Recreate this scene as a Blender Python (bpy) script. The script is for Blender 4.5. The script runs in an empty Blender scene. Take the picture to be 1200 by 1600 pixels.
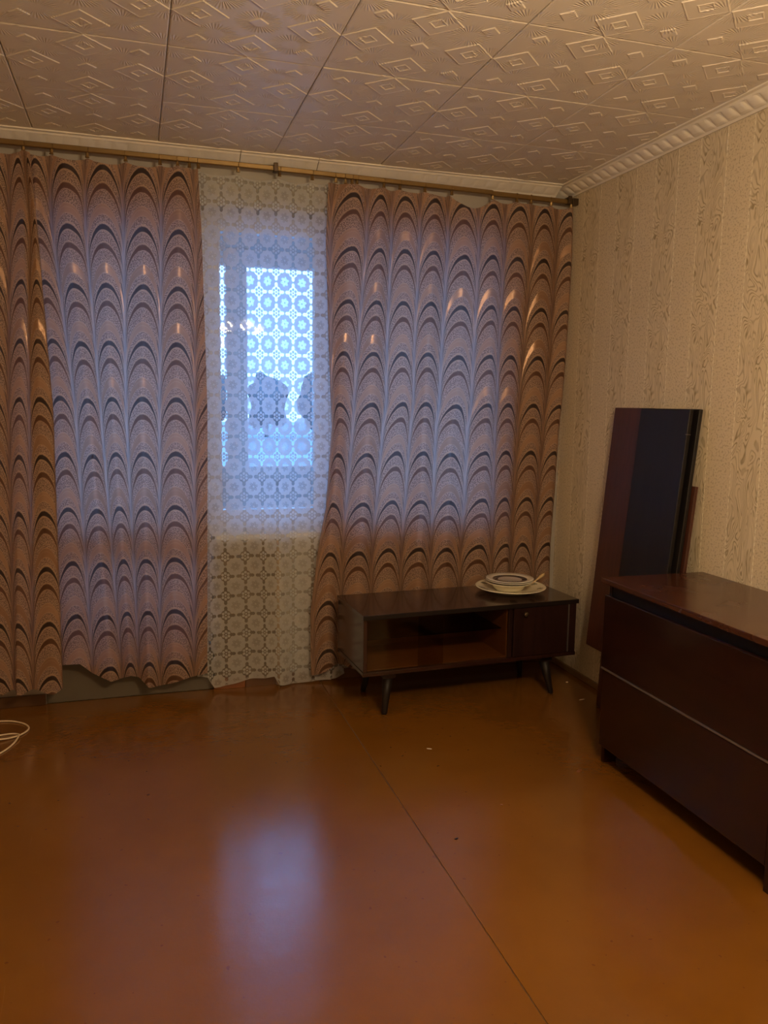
import bpy, bmesh, math, random
import numpy as np
from mathutils import Vector, Matrix
random.seed(7)
C = bpy.context.scene.collection
scene = bpy.context.scene

# ------------------------------------------------------------------ camera
cam_data = bpy.data.cameras.new('camera')
cam = bpy.data.objects.new('camera', cam_data); C.objects.link(cam)
cam_data.sensor_fit = 'VERTICAL'; cam_data.sensor_height = 36.0
cam_data.lens = 36.0 * 1257.0 / 1600.0
cam_data.clip_start = 0.02; cam_data.clip_end = 500
_p, _y, _r = (math.radians(a) for a in (7.683, 17.242, 0.807))
_F = Vector((math.sin(_y) * math.cos(_p), math.cos(_y) * math.cos(_p), -math.sin(_p)))
_R0 = Vector((math.cos(_y), -math.sin(_y), 0)); _U0 = _R0.cross(_F)
_R = _R0 * math.cos(_r) + _U0 * math.sin(_r); _U = -_R0 * math.sin(_r) + _U0 * math.cos(_r)
M = Matrix((_R, _U, -_F)).transposed().to_4x4(); M.translation = (0, 0, 1.397)
cam.matrix_world = M
scene.camera = cam

# ------------------------------------------------------------------ world, lamps, exposure
SKY = 6.8
world = bpy.data.worlds.new('overcast_sky'); scene.world = world
world.use_nodes = True
wn = world.node_tree.nodes; wl = world.node_tree.links
bg = wn['Background']
bg.inputs['Strength'].default_value = SKY
wt = wn.new('ShaderNodeTexCoord'); ws = wn.new('ShaderNodeSeparateXYZ'); wr = wn.new('ShaderNodeValToRGB')
wl.new(wt.outputs['Generated'], ws.inputs[0]); wl.new(ws.outputs['Z'], wr.inputs[0]); wl.new(wr.outputs[0], bg.inputs['Color'])
wr.color_ramp.elements[0].color = (0.22, 0.50, 1.0, 1); wr.color_ramp.elements[1].color = (0.19, 0.44, 1.0, 1)


def lamp(name, loc, watts, col, radius):
    l = bpy.data.lights.new(name, 'POINT'); l.energy = watts; l.color = col; l.shadow_soft_size = radius
    o = bpy.data.objects.new(name, l); o.location = loc; C.objects.link(o); return o


WARM = (1.0, 0.71, 0.40)
lamp('ceiling_lamp', (0.95, 0.85, 2.05), 33, WARM, 0.05)
lamp('ceiling_lamp', (0.80, 0.66, 2.05), 33, WARM, 0.05)
lamp('ceiling_lamp', (1.08, 0.64, 2.05), 33, WARM, 0.05)

scene.view_settings.view_transform = 'Standard'
scene.view_settings.look = 'None'
scene.view_settings.gamma = 1.0
scene.view_settings.use_curve_mapping = False
scene.view_settings.exposure = 0.0


# ------------------------------------------------------------------ node helper: arithmetic on sockets
class Mat:
    def __init__(self, name):
        self.m = bpy.data.materials.new(name); self.m.use_nodes = True
        self.t = self.m.node_tree; self.t.nodes.clear()
        self.out = self.t.nodes.new('ShaderNodeOutputMaterial')

    def node(self, typ, **kw):
        n = self.t.nodes.new(typ)
        for k, v in kw.items(): setattr(n, k, v)
        return n

    def link(self, a, b):
        if isinstance(a, S): a = a.s
        self.t.links.new(a, b)

    def put(self, inp, v):
        if isinstance(v, S): self.t.links.new(v.s, inp)
        elif hasattr(v, 'is_output'): self.t.links.new(v, inp)
        else: inp.default_value = v

    def math(self, op, *a):
        n = self.node('ShaderNodeMath', operation=op)
        for i, v in enumerate(a): self.put(n.inputs[i], v)
        return S(self, n.outputs[0])

    def uv(self):
        n = self.node('ShaderNodeUVMap'); s = self.node('ShaderNodeSeparateXYZ'); self.link(n.outputs[0], s.inputs[0])
        return S(self, s.outputs[0]), S(self, s.outputs[1])

    def pos(self, which='Object'):
        n = self.node('ShaderNodeTexCoord'); s = self.node('ShaderNodeSeparateXYZ'); self.link(n.outputs[which], s.inputs[0])
        return [S(self, s.outputs[i]) for i in range(3)]

    def vec(self, x, y, z):
        n = self.node('ShaderNodeCombineXYZ')
        for i, v in enumerate((x, y, z)): self.put(n.inputs[i], v)
        return n.outputs[0]

    def noise(self, v, scale=1.0, detail=2.0, rough=0.5, dist=0.0):
        n = self.node('ShaderNodeTexNoise'); self.link(v, n.inputs['Vector'])
        n.inputs['Scale'].default_value = scale; n.inputs['Detail'].default_value = detail
        n.inputs['Roughness'].default_value = rough; n.inputs['Distortion'].default_value = dist
        return S(self, n.outputs[0])

    def step(self, x, a, b, lo=0.0, hi=1.0):
        n = self.node('ShaderNodeMapRange', interpolation_type='SMOOTHSTEP'); n.clamp = True
        self.put(n.inputs[0], x); self.put(n.inputs[1], a); self.put(n.inputs[2], b)
        n.inputs[3].default_value = lo; n.inputs[4].default_value = hi
        return S(self, n.outputs[0])

    def mix(self, f, a, b):
        n = self.node('ShaderNodeMix', data_type='RGBA')
        self.put(n.inputs[0], f)
        for i, v in ((6, a), (7, b)):
            if isinstance(v, tuple): n.inputs[i].default_value = (*v[:3], 1)
            else: self.put(n.inputs[i], v)
        return n.outputs[2]

    def bump(self, h, strength=0.3, dist=0.01):
        n = self.node('ShaderNodeBump'); n.inputs['Strength'].default_value = strength; n.inputs['Distance'].default_value = dist
        self.put(n.inputs['Height'], h); return n.outputs[0]

    def bsdf(self, color, rough=0.5, **kw):
        n = self.node('ShaderNodeBsdfPrincipled')
        if isinstance(color, tuple): n.inputs['Base Color'].default_value = (*color[:3], 1)
        else: self.put(n.inputs['Base Color'], color)
        self.put(n.inputs['Roughness'], rough)
        for k, v in kw.items(): self.put(n.inputs[k.replace('_', ' ')], v)
        return n.outputs[0]

    def mixsh(self, f, a, b):
        n = self.node('ShaderNodeMixShader'); self.put(n.inputs[0], f); self.link(a, n.inputs[1]); self.link(b, n.inputs[2]); return n.outputs[0]

    def done(self, sh):
        self.link(sh, self.out.inputs['Surface']); return self.m


class S:
    def __init__(self, m, s): self.m = m; self.s = s
    def __add__(self, o): return self.m.math('ADD', self, o)
    __radd__ = __add__
    def __mul__(self, o): return self.m.math('MULTIPLY', self, o)
    __rmul__ = __mul__
    def __sub__(self, o): return self.m.math('SUBTRACT', self, o)
    def __rsub__(self, o): return self.m.math('SUBTRACT', o, self)
    def __truediv__(self, o): return self.m.math('DIVIDE', self, o)
    def __rtruediv__(self, o): return self.m.math('DIVIDE', o, self)
    def sin(self): return self.m.math('SINE', self)
    def cos(self): return self.m.math('COSINE', self)
    def sqrt(self): return self.m.math('SQRT', self)
    def abs(self): return self.m.math('ABSOLUTE', self)
    def frac(self): return self.m.math('FRACT', self)
    def floor(self): return self.m.math('FLOOR', self)
    def min(self, o): return self.m.math('MINIMUM', self, o)
    def max(self, o): return self.m.math('MAXIMUM', self, o)
    def atan2(self, o): return self.m.math('ARCTAN2', self, o)
    def pow(self, o): return self.m.math('POWER', self, o)


# ------------------------------------------------------------------ materials
def plain(name, col, rough=0.5, **kw):
    m = Mat(name)
    x, y, z = m.pos()
    n = m.noise(m.vec(x, y, z), 9, 4)
    c = m.mix(n, tuple(v * 0.86 for v in col), tuple(min(1, v * 1.12) for v in col))
    return m.done(m.bsdf(c, rough, **kw))


def wood(name, c0, c1, rough=0.22, axis='x', scale=1.0, coat=0.6):
    m = Mat(name)
    x, y, z = m.pos()
    s = {'x': (1.2, 14, 14), 'y': (14, 1.2, 14), 'z': (14, 14, 1.2)}[axis]
    v = m.vec(x * (s[0] * scale), y * (s[1] * scale), z * (s[2] * scale))
    a = m.noise(v, 1.6, 6, 0.6, 1.6)
    b = m.noise(v, 7.0, 4, 0.6, 0.5)
    f = m.step(a * 0.7 + b * 0.3, 0.3, 0.72)
    c = m.mix(f, c0, c1)
    smear = m.noise(m.vec(x, y, z), 5, 5)
    r = smear * 0.16 + (rough - 0.06)
    return m.done(m.bsdf(c, r, Coat_Weight=coat, Coat_Roughness=0.12, Normal=m.bump(b, 0.03, 0.003)))


def mat_floor():
    m = Mat('painted_floor')
    x, y, z = m.pos()
    v = m.vec(x, y, z)
    big = m.noise(v, 1.3, 4, 0.55)
    mid = m.noise(v, 9, 5, 0.6)
    fine = m.noise(v, 120, 3, 0.6)
    c = m.mix(m.step(big, 0.3, 0.7), (0.160, 0.060, 0.0065), (0.200, 0.080, 0.0095))
    spots = m.step(m.noise(v, 46, 1, 0.4), 0.755, 0.775)
    c = m.mix(spots * 0.55, c, (0.10, 0.03, 0.012))
    scr = m.noise(m.vec(x * 40, y * 2.2, z), 1.2, 3, 0.6, 1.5)
    c = m.mix(m.step(scr, 0.74, 0.76) * 0.14, c, (0.34, 0.17, 0.07))
    h = m.noise(v, 26, 4, 0.6) * 0.7 + fine * 0.12 + m.noise(v, 3, 2) * 2.0
    r = m.step(mid, 0.25, 0.8, 0.15, 0.24)
    return m.done(m.bsdf(c, r, Specular_IOR_Level=1.0, IOR=1.58, Normal=m.bump(h, 0.08, 0.01)))


def mat_wallpaper(name, along='y'):
    m = Mat(name)
    x, y, z = m.pos()
    s = y if along == 'y' else x
    P = 0.291
    t = ((3.419 - s) / P + 10.0).frac()              # 0..0.53 scroll stripe, rest speckle
    dx = t * P
    swirl = m.step(t, 0.515, 0.535, 1.0, 0.0)
    # flowing wood-like scrolls: contour lines of a stretched noise, meandering down the stripe
    side = (z * 7.3).sin() * 0.018 + (z * 17.0 + 1.0).sin() * 0.008
    u = dx - 0.0775 + side
    f = m.noise(m.vec(u * 15.0, z * 5.4, ((3.419 - s) / P).floor() * 0.0), 1.0, 1.0, 0.4, 1.1)
    lines = ((f * 14.0).frac() - 0.5).abs() * 2.0
    ln = m.step(lines, 0.45, 0.98)
    soft = m.step(m.noise(m.vec(u * 30, z * 6, 2.0), 1.0, 2), 0.42, 0.62)
    ln = ln * (soft * 0.5 + 0.5) * swirl
    fleck = m.noise(m.vec(x, y, z), 120, 2, 0.6)
    sp = m.step(fleck, 0.54, 0.62) * (1.0 - swirl)
    base = m.mix(m.noise(m.vec(x, y, z), 3, 4) , (0.62, 0.535, 0.39), (0.70, 0.61, 0.455))
    c = m.mix(ln * 0.85, base, (0.27, 0.21, 0.11))
    c = m.mix(sp * 0.48, c, (0.30, 0.24, 0.15))
    # beaded pale border lines
    e0 = m.step((dx - 0.002).abs(), 0.0018, 0.0034, 1.0, 0.0)
    e1 = m.step((dx - 0.153).abs(), 0.0018, 0.0034, 1.0, 0.0)
    bead = m.step((z * 260.0).sin(), -0.5, 0.2)
    e = (e0 + e1).min(1.0) * (bead * 0.7 + 0.3)
    c = m.mix(e * 0.8, c, (0.86, 0.80, 0.64))
    h = (1.0 - ln) * 0.6 * swirl + e + (1.0 - sp) * 0.35
    return m.done(m.bsdf(c, 0.62, Normal=m.bump(h, 0.35, 0.004)))


def mat_tile():
    m = Mat('foam_ceiling_tile')
    x, y, z = m.pos()
    # rays fanning out from the small studs, on a lattice of 1/6 m, checkered
    a = (x + y) / 0.23570 + 0.5 * 0 ; b = (x - y) / 0.23570
    ca = (a + 100.0).frac() - 0.5 + 0.0; cb = (b + 100.0).frac() - 0.5
    # studs sit where (x,y) = (1/6)(i,j) with i+j odd shifted to tile centre -> a,b integers
    fa = (a + 100.5).frac() - 0.5; fb = (b + 100.5).frac() - 0.5
    ang = fa.atan2(fb)
    rays = (ang * 38.0).sin()
    dist = (fa * fa + fb * fb).sqrt()
    rmask = m.step(dist, 0.16, 0.20) * m.step(dist, 0.34, 0.46, 1.0, 0.0)
    grain = m.noise(m.vec(x, y, z), 60, 3)
    h = rays * rmask * 0.5 + grain * 0.12
    big = m.noise(m.vec(x, y, z), 2.2, 4)
    c = m.mix(big, (0.66, 0.60, 0.53), (0.72, 0.66, 0.59))
    return m.done(m.bsdf(c, 0.38, Normal=m.bump(h, 0.50, 0.003)))


def mat_curtain():
    m = Mat('arch_patterned_curtain')
    U, V = m.uv()                                    # U: arch columns, V: pattern periods downwards
    col = U.floor()
    u = (U.frac() - 0.5)
    jit = m.noise(m.vec(col * 3.71 + 0.5, 0.3, 0.0), 1.0, 0.0)
    wob = m.noise(m.vec(U * 2.0, V * 2.0, 0.0), 1.0, 2.0)
    q = (u * 2.0).abs()
    k = (1.0 - (q * 0.985) * (q * 0.985)).max(0.0006)
    f = (1.0 / k.sqrt() - 1.0) * 0.16 + q.pow(2.15) * 0.44
    f = f.min(6.0)
    ph = V - f + wob * 0.05 + jit * 0.10 + 20.0
    t = ph.frac()
    border = m.step(q, 0.975, 1.0)
    px = m.vec(U * 0.17, V * 0.243, 0.0)
    # speckle ground
    sn = m.noise(px, 215, 1.5, 0.6)
    speck = m.step(sn, 0.47, 0.55)
    ground = m.mix(speck, (0.22, 0.140, 0.105), (0.62, 0.43, 0.325))
    fibre = ((ph * 4.0 + u * 5.0).frac() - 0.5).abs() * 2.0
    ground = m.mix(m.step(q, 0.70, 0.95), ground, m.mix(m.step(fibre, 0.25, 0.85), (0.085, 0.042, 0.026), (0.50, 0.31, 0.20)))
    tan = (0.50, 0.30, 0.19)
    cream = (0.60, 0.40, 0.26)
    dark = (0.040, 0.022, 0.018)
    brown = (0.145, 0.062, 0.030)

    def band(a, b, s=0.008): return m.step(t, a - s, a + s) * m.step(t, b - s, b + s, 1.0, 0.0)
    def line(a, w=0.012): return m.step((t - a).abs(), w * 0.4, w, 1.0, 0.0)
    c = ground
    # tan arches with lurex
    tanb = band(0.66, 0.83)
    c = m.mix(tanb, c, tan)
    for a, w_ in ((0.60, .4), (0.66, .8), (0.72, .5), (0.83, .7)): c = m.mix(line(a) * w_, c, cream)
    taper = 1.0 - q.pow(2.0) * 0.5
    db = m.step(t, 0.0, 0.012) * m.step(t - taper * 0.098, -0.010, 0.010, 1.0, 0.0)
    bb = m.step(t, 0.305, 0.325) * m.step(t - taper * 0.098, 0.302, 0.322, 1.0, 0.0)
    c = m.mix(line(0.98, 0.022) * 0.9, c, cream)
    c = m.mix(db, c, dark)
    c = m.mix(line(0.105, 0.02) * 0.8, c, cream)
    c = m.mix(line(0.295, 0.018) * 0.8, c, cream)
    c = m.mix(bb, c, brown)
    c = m.mix(line(0.42, 0.014) * 0.6, c, cream)
    # feathered stems between the columns
    stem = m.mix(((u * 90.0).sin() * 0.5 + 0.5) * 0.35, (0.42, 0.25, 0.15), (0.20, 0.11, 0.065))
    c = m.mix(border * 0.9, c, stem)
    rn = m.node('ShaderNodeTexWhiteNoise', noise_dimensions='2D'); m.link(m.vec(col, ph.floor(), 0.0), rn.inputs[0])
    glint = tanb * (1.0 - border) * m.step(S(m, rn.outputs[0]), 0.25, 0.75)
    weave = m.noise(m.vec(U * 60.0, V * 9.0, 0.0), 1.0, 3)
    rough = 0.62 - glint * 0.42
    front = m.bsdf(c, rough, Metallic=glint * 0.35, Specular_IOR_Level=0.4, Sheen_Weight=0.05, Normal=m.bump(sn * 0.5 + weave * 0.6, 0.25, 0.004))
    tr = m.node('ShaderNodeBsdfTranslucent')
    m.put(tr.inputs['Color'], m.mix(m.step(q, 0.80, 1.0) * 0.22 + 0.18, c, (0.92, 0.70, 0.64)))
    return m.done(m.mixsh(m.step(q, 0.78, 1.0) * 0.12 + 0.50, front, tr.outputs[0]))


def mat_lace():
    m = Mat('white_lace')
    U, V = m.uv()                                    # one unit = one flower cell
    def cell(o):
        a = (U + o).frac() - 0.5; b = (V + o).frac() - 0.5
        return a, b, (a * a + b * b).sqrt(), b.atan2(a)
    a, b, r, th = cell(100.0)
    disc = m.step(r - (th * 12.0).cos() * 0.022, 0.440, 0.466, 1.0, 0.0)
    pet = m.step(r - (th * 6.0 + 1.57).cos() * 0.055, 0.185, 0.225, 1.0, 0.0) * m.step(r, 0.035, 0.055)
    rib = m.step(((th * 3.0 + 0.785).sin()).abs(), 0.10, 0.22)
    pet = pet * rib
    a2, b2, r2, t2 = cell(100.5)
    sect = 2 * math.pi / 6
    tt = ((t2 / sect + 10.0).frac() - 0.5) * sect
    lx = r2 * tt.cos() - 0.160; ly = r2 * tt.sin()
    lobe = m.step((lx * lx + ly * ly).sqrt(), 0.062, 0.078, 1.0, 0.0)
    core = m.step(r2, 0.040, 0.058, 1.0, 0.0)
    # little knots between two neighbouring flowers
    def knot(p, q_):
        d = (p * p + q_ * q_).sqrt(); return m.step(d, 0.035, 0.055, 1.0, 0.0)
    kn = knot(a2, b) .max(knot(a, b2))
    thread = m.noise(m.vec(U, V, 0.0), 34, 1)
    solid = disc.max(lobe).max(core).max(kn)
    cover = solid * (1.0 - pet * 0.46)
    cover = cover * 0.70 + 0.22 + (thread - 0.5) * 0.06
    # denser hems at the top and bottom edge are given by the attribute
    at = m.node('ShaderNodeAttribute', attribute_name='hem')
    hem = S(m, at.outputs['Fac'])
    cover = (cover + hem * 0.6).min(0.95).max(0.05)
    d = m.node('ShaderNodeBsdfDiffuse'); d.inputs['Color'].default_value = (0.80, 0.78, 0.74, 1)
    tl = m.node('ShaderNodeBsdfTranslucent'); tl.inputs['Color'].default_value = (0.74, 0.82, 0.90, 1)
    cloth = m.mixsh(0.64, d.outputs[0], tl.outputs[0])
    tp = m.node('ShaderNodeBsdfTransparent')
    return m.done(m.mixsh(cover, tp.outputs[0], cloth))


def mat_glass(name, tint=(0.95, 0.98, 1.0), gloss=1.0):
    m = Mat(name)
    tp = m.node('ShaderNodeBsdfTransparent'); tp.inputs['Color'].default_value = (*tint, 1)
    g = m.node('ShaderNodeBsdfGlossy'); g.inputs['Roughness'].default_value = 0.02
    fr = m.node('ShaderNodeFresnel'); fr.inputs['IOR'].default_value = 1.5
    x, y, z = m.pos(); dust = m.noise(m.vec(x, y, z), 14, 4)
    return m.done(m.mixsh(S(m, fr.outputs[0]) * (dust * 0.3 + gloss * 0.85), tp.outputs[0], g.outputs[0]))


def mat_platter():
    m = Mat('decorated_dish')
    x, y, z = m.pos()
    r = (x * x + y * y).sqrt(); th = y.atan2(x)
    ringm = m.step(r, 0.128, 0.133) * m.step(r, 0.158, 0.163, 1.0, 0.0)
    leaf = m.step((th * 9.0).sin() + (m.noise(m.vec(x, y, z), 70, 2) - 0.5) * 1.6, 0.55, 0.8)
    c = m.mix(ringm * leaf * 0.75, (0.86, 0.80, 0.62), (0.10, 0.12, 0.08))
    return m.done(m.bsdf(c, 0.12, Coat_Weight=0.5))


def mat_ringplate():
    m = Mat('ringed_plate')
    x, y, z = m.pos()
    r = (x * x + y * y).sqrt()
    c = m.mix(m.step(r, 0.0585, 0.0605), (0.62, 0.56, 0.53), (0.035, 0.036, 0.045))
    c = m.mix(m.step(r, 0.0845, 0.0865), c, (0.86, 0.82, 0.72))
    return m.done(m.bsdf(c, 0.12, Coat_Weight=0.5))


FLOOR = mat_floor()
PAPER = mat_wallpaper('scroll_stripe_wallpaper', 'y')
PAPERB = plain('pale_plaster', (0.36, 0.335, 0.30), 0.7)
TILE = mat_tile()
CEIL = plain('ceiling_paint', (0.66, 0.60, 0.53), 0.6)
FOAM = plain('white_foam_moulding', (0.80, 0.76, 0.68), 0.5)
FRAME = plain('white_window_paint', (0.74, 0.76, 0.77), 0.35)
CURTAIN = mat_curtain()
LACE = mat_lace()
PANE = mat_glass('window_glass')
CABGLASS = mat_glass('cabinet_glass', (0.86, 0.80, 0.66), 0.75)
BRASS = Mat('brass'); BRASS = BRASS.done(BRASS.bsdf((0.30, 0.20, 0.085), 0.36, Metallic=0.95))
DARKBRASS = plain('dark_brass', (0.09, 0.06, 0.035), 0.4, Metallic=0.7)
ALU = Mat('aluminium_strip'); ALU = ALU.done(ALU.bsdf((0.36, 0.32, 0.29), 0.4, Metallic=0.85))
WALNUT = wood('dark_polished_wood', (0.016, 0.006, 0.0045), (0.042, 0.014, 0.009), 0.22, 'x')
WALNUTZ = wood('dark_polished_wood_upright', (0.012, 0.005, 0.004), (0.028, 0.010, 0.007), 0.3, 'z', 1.0, 0.25)
INNER = wood('cabinet_inside_wood', (0.22, 0.095, 0.04), (0.29, 0.13, 0.055), 0.4, 'x', 1.0, 0.2)
EDGE = plain('black_edge', (0.010, 0.006, 0.005), 0.5, Specular_IOR_Level=0.3)
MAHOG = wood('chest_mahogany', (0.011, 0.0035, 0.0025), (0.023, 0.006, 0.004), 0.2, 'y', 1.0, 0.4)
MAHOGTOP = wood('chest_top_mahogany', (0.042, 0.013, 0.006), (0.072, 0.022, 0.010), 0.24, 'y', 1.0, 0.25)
MAHOGZ = wood('leaning_board_mahogany', (0.048, 0.015, 0.009), (0.080, 0.025, 0.014), 0.42, 'z', 1.0, 0.1)
BLACKWOOD = wood('leaning_board_black', (0.005, 0.004, 0.0045), (0.010, 0.007, 0.007), 0.45, 'z', 1.0, 0.0)
SKIRT = plain('painted_skirting', (0.19, 0.11, 0.045), 0.4)
SILL = plain('threshold_paint', (0.115, 0.098, 0.072), 0.4)
DARKBROWN = plain('dark_brown', (0.16, 0.115, 0.075), 0.6)
SKIRT2 = plain('brown_skirting', (0.10, 0.045, 0.016), 0.4)
BROWNBLOCK = plain('brown_painted_block', (0.22, 0.075, 0.02), 0.4)
CREAMPL = plain('cream_china', (0.86, 0.80, 0.62), 0.12, Coat_Weight=0.5)
WHITEPL = plain('white_china', (0.86, 0.82, 0.73), 0.12, Coat_Weight=0.5)
SPOON = plain('pale_gold_spoon', (0.82, 0.62, 0.34), 0.35, Metallic=0.2)
CABLE = plain('white_cable', (0.74, 0.62, 0.44), 0.4)
CONC = plain('balcony_concrete', (0.42, 0.43, 0.44), 0.9)
SNOW = plain('pale_snowy_ground', (0.26, 0.28, 0.30), 0.9)
BARK = plain('tree_bark', (0.06, 0.05, 0.045), 0.9)
LEAFM = plain('dark_tree_crown', (0.06, 0.075, 0.08), 0.9)
PIPE = plain('painted_pipe', (0.55, 0.42, 0.28), 0.4)


# ------------------------------------------------------------------ object helpers
WM = {}


def wm(o):
    return WM.get(o.name, Matrix.Identity(4)) if o else Matrix.Identity(4)


def obj(name, bm, mat, parent=None, smooth=False, world_space=True):
    """link a bmesh (given in world space unless told otherwise) as one mesh object"""
    me = bpy.data.meshes.new(name)
    if world_space and parent: bmesh.ops.transform(bm, matrix=wm(parent).inverted(), verts=bm.verts)
    bmesh.ops.recalc_face_normals(bm, faces=bm.faces) if smooth != 'keep' else None
    bm.to_mesh(me); bm.free()
    for mm in (mat if isinstance(mat, (list, tuple)) else [mat]): me.materials.append(mm)
    o = bpy.data.objects.new(name, me); C.objects.link(o)
    if parent: o.parent = parent
    WM[o.name] = wm(parent).copy()
    if smooth:
        for p in me.polygons: p.use_smooth = True
    return o


def thing(name, label, cat, loc=(0, 0, 0), rz=0.0, group=None):
    o = bpy.data.objects.new(name, None); C.objects.link(o)
    o.location = loc; o.rotation_euler = (0, 0, rz); o.empty_display_size = 0.05
    WM[o.name] = Matrix.Translation(loc) @ Matrix.Rotation(rz, 4, 'Z')
    return tag(o, label, cat, group)


def tag(o, label, cat, group=None):
    o['label'] = label; o['category'] = cat
    if group: o['group'] = group
    return o


def struct(o): o['kind'] = 'structure'; return o


def sempty(name, loc=(0, 0, 0)):
    o = bpy.data.objects.new(name, None); C.objects.link(o); o.location = loc
    WM[o.name] = Matrix.Translation(loc); o['kind'] = 'structure'; return o


def box(bm, lo, hi, bevel=0.0, seg=2, mx=None):
    v = bmesh.ops.create_cube(bm, size=1.0)['verts']
    s = Vector(hi) - Vector(lo); c = (Vector(hi) + Vector(lo)) / 2
    bmesh.ops.scale(bm, vec=s, verts=v); bmesh.ops.translate(bm, vec=c, verts=v)
    if bevel:
        ed = list({e for q in v for e in q.link_edges})
        r = bmesh.ops.bevel(bm, geom=ed, offset=bevel, segments=seg, affect='EDGES', profile=0.7)
        v = list({q for fc in r['faces'] for q in fc.verts} | {q for q in v if q.is_valid})
    if mx is not None: bmesh.ops.transform(bm, matrix=mx, verts=v)
    return v


def B(lo, hi, bevel=0.0, seg=2, mx=None):
    bm = bmesh.new(); box(bm, lo, hi, bevel, seg, mx); return bm


def lathe(profile, n=48, center=(0, 0, 0), flat=1.0):
    bm = bmesh.new(); rings = []
    for r, z in profile:
        if r < 1e-6: rings.append([bm.verts.new((center[0], center[1], center[2] + z))])
        else: rings.append([bm.verts.new((center[0] + r * math.cos(2 * math.pi * i / n), center[1] + flat * r * math.sin(2 * math.pi * i / n), center[2] + z)) for i in range(n)])
    for a, b in zip(rings, rings[1:]):
        for i in range(n):
            j = (i + 1) % n
            if len(a) == 1 and len(b) == 1: continue
            if len(a) == 1: bm.faces.new((a[0], b[i], b[j]))
            elif len(b) == 1: bm.faces.new((a[i], a[j], b[0]))
            else: bm.faces.new((a[i], a[j], b[j], b[i]))
    return bm


def tube(path, radii, n=12, cap=True, bm=None):
    bm = bm or bmesh.new(); path = [Vector(p) for p in path]
    if not isinstance(radii, (list, tuple)): radii = [radii] * len(path)
    rings = []; up = Vector((0, 0, 1))
    for i, p in enumerate(path):
        d = (path[min(i + 1, len(path) - 1)] - path[max(i - 1, 0)]).normalized()
        a = d.cross(up if abs(d.dot(up)) < 0.95 else Vector((1, 0, 0))).normalized(); b = d.cross(a)
        rings.append([bm.verts.new(p + (a * math.cos(2 * math.pi * k / n) + b * math.sin(2 * math.pi * k / n)) * radii[i]) for k in range(n)])
    for a, b in zip(rings, rings[1:]):
        for k in range(n): bm.faces.new((a[k], a[(k + 1) % n], b[(k + 1) % n], b[k]))
    if cap: bm.faces.new(rings[0][::-1]); bm.faces.new(rings[-1])
    return bm


def spline(pts, n):
    """Catmull-Rom through the points"""
    P = [Vector(p) for p in pts]; P = [2 * P[0] - P[1]] + P + [2 * P[-1] - P[-2]]; out = []
    for i in range(1, len(P) - 2):
        for k in range(n):
            t = k / n; a, b, c, d = P[i - 1:i + 3]
            out.append(0.5 * ((2 * b) + (c - a) * t + (2 * a - 5 * b + 4 * c - d) * t * t + (3 * b - a - 3 * c + d) * t ** 3))
    out.append(P[-2]); return out


def copy_tree(o, parent=None):
    c = o.copy(); C.objects.link(c); c.parent = parent
    for ch in list(o.children): copy_tree(ch, c)
    return c


# ------------------------------------------------------------------ the room shell
XL, XR, YB, YF, HC = -1.25, 2.175, 3.86, -1.9, 2.5
floor = struct(obj('floor', B((XL - .2, YF - .2, -0.12), (XR + .2, YB + .25, -0.004)), SKIRT))
for x0, x1 in ((XL, 0.8635), (0.8665, XR)):          # painted hardboard sheets with an open seam
    obj('floor_sheet', B((x0, YF, -0.004), (x1, YB, 0.0), 0.0012, 1), FLOOR, floor)
ceiling = struct(obj('ceiling', B((XL - .2, YF - .2, HC + 0.012), (XR + .2, YB + .25, HC + 0.12)), CEIL))
struct(obj('wall_right', B((XR, YF - .2, -0.1), (XR + .2, YB + .25, HC + .05)), PAPER))
struct(obj('wall_left', B((XL - .2, YF - .2, -0.1), (XL, YB + .25, HC + .05)), PAPER))
struct(obj('wall_front', B((XL, YF - .2, -0.1), (XR, YF, HC + .05)), PAPERB))
DX0, DX1, WX0, WX1, ZS, ZT = -0.42, 0.345, 0.345, 1.82, 0.765, 2.275
bm = bmesh.new()
box(bm, (XL, YB, -0.1), (DX0, YB + .25, HC + .05)); box(bm, (WX1, YB, -0.1), (XR, YB + .25, HC + .05))
box(bm, (DX0, YB, ZT), (WX1, YB + .25, HC + .05)); box(bm, (WX0, YB, -0.1), (WX1, YB + .25, ZS - 0.03))
wall_back = struct(obj('wall_back', bm, PAPERB))


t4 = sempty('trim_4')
obj('brown_panel', B((0.35, 3.856, 0.05), (0.645, 3.8598, 0.722), 0.001, 1), DARKBROWN, t4)  # thin darker-brown sheet added over the flat wall below the sill
bb = sempty('baseboard_back')
for x0, x1 in ((XL, DX0 - 0.002), (0.492, 2.16)): obj('skirting_board', B((x0, 3.848, 0.0), (x1, 3.8598, 0.05), 0.003, 2), SKIRT2, bb)


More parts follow.
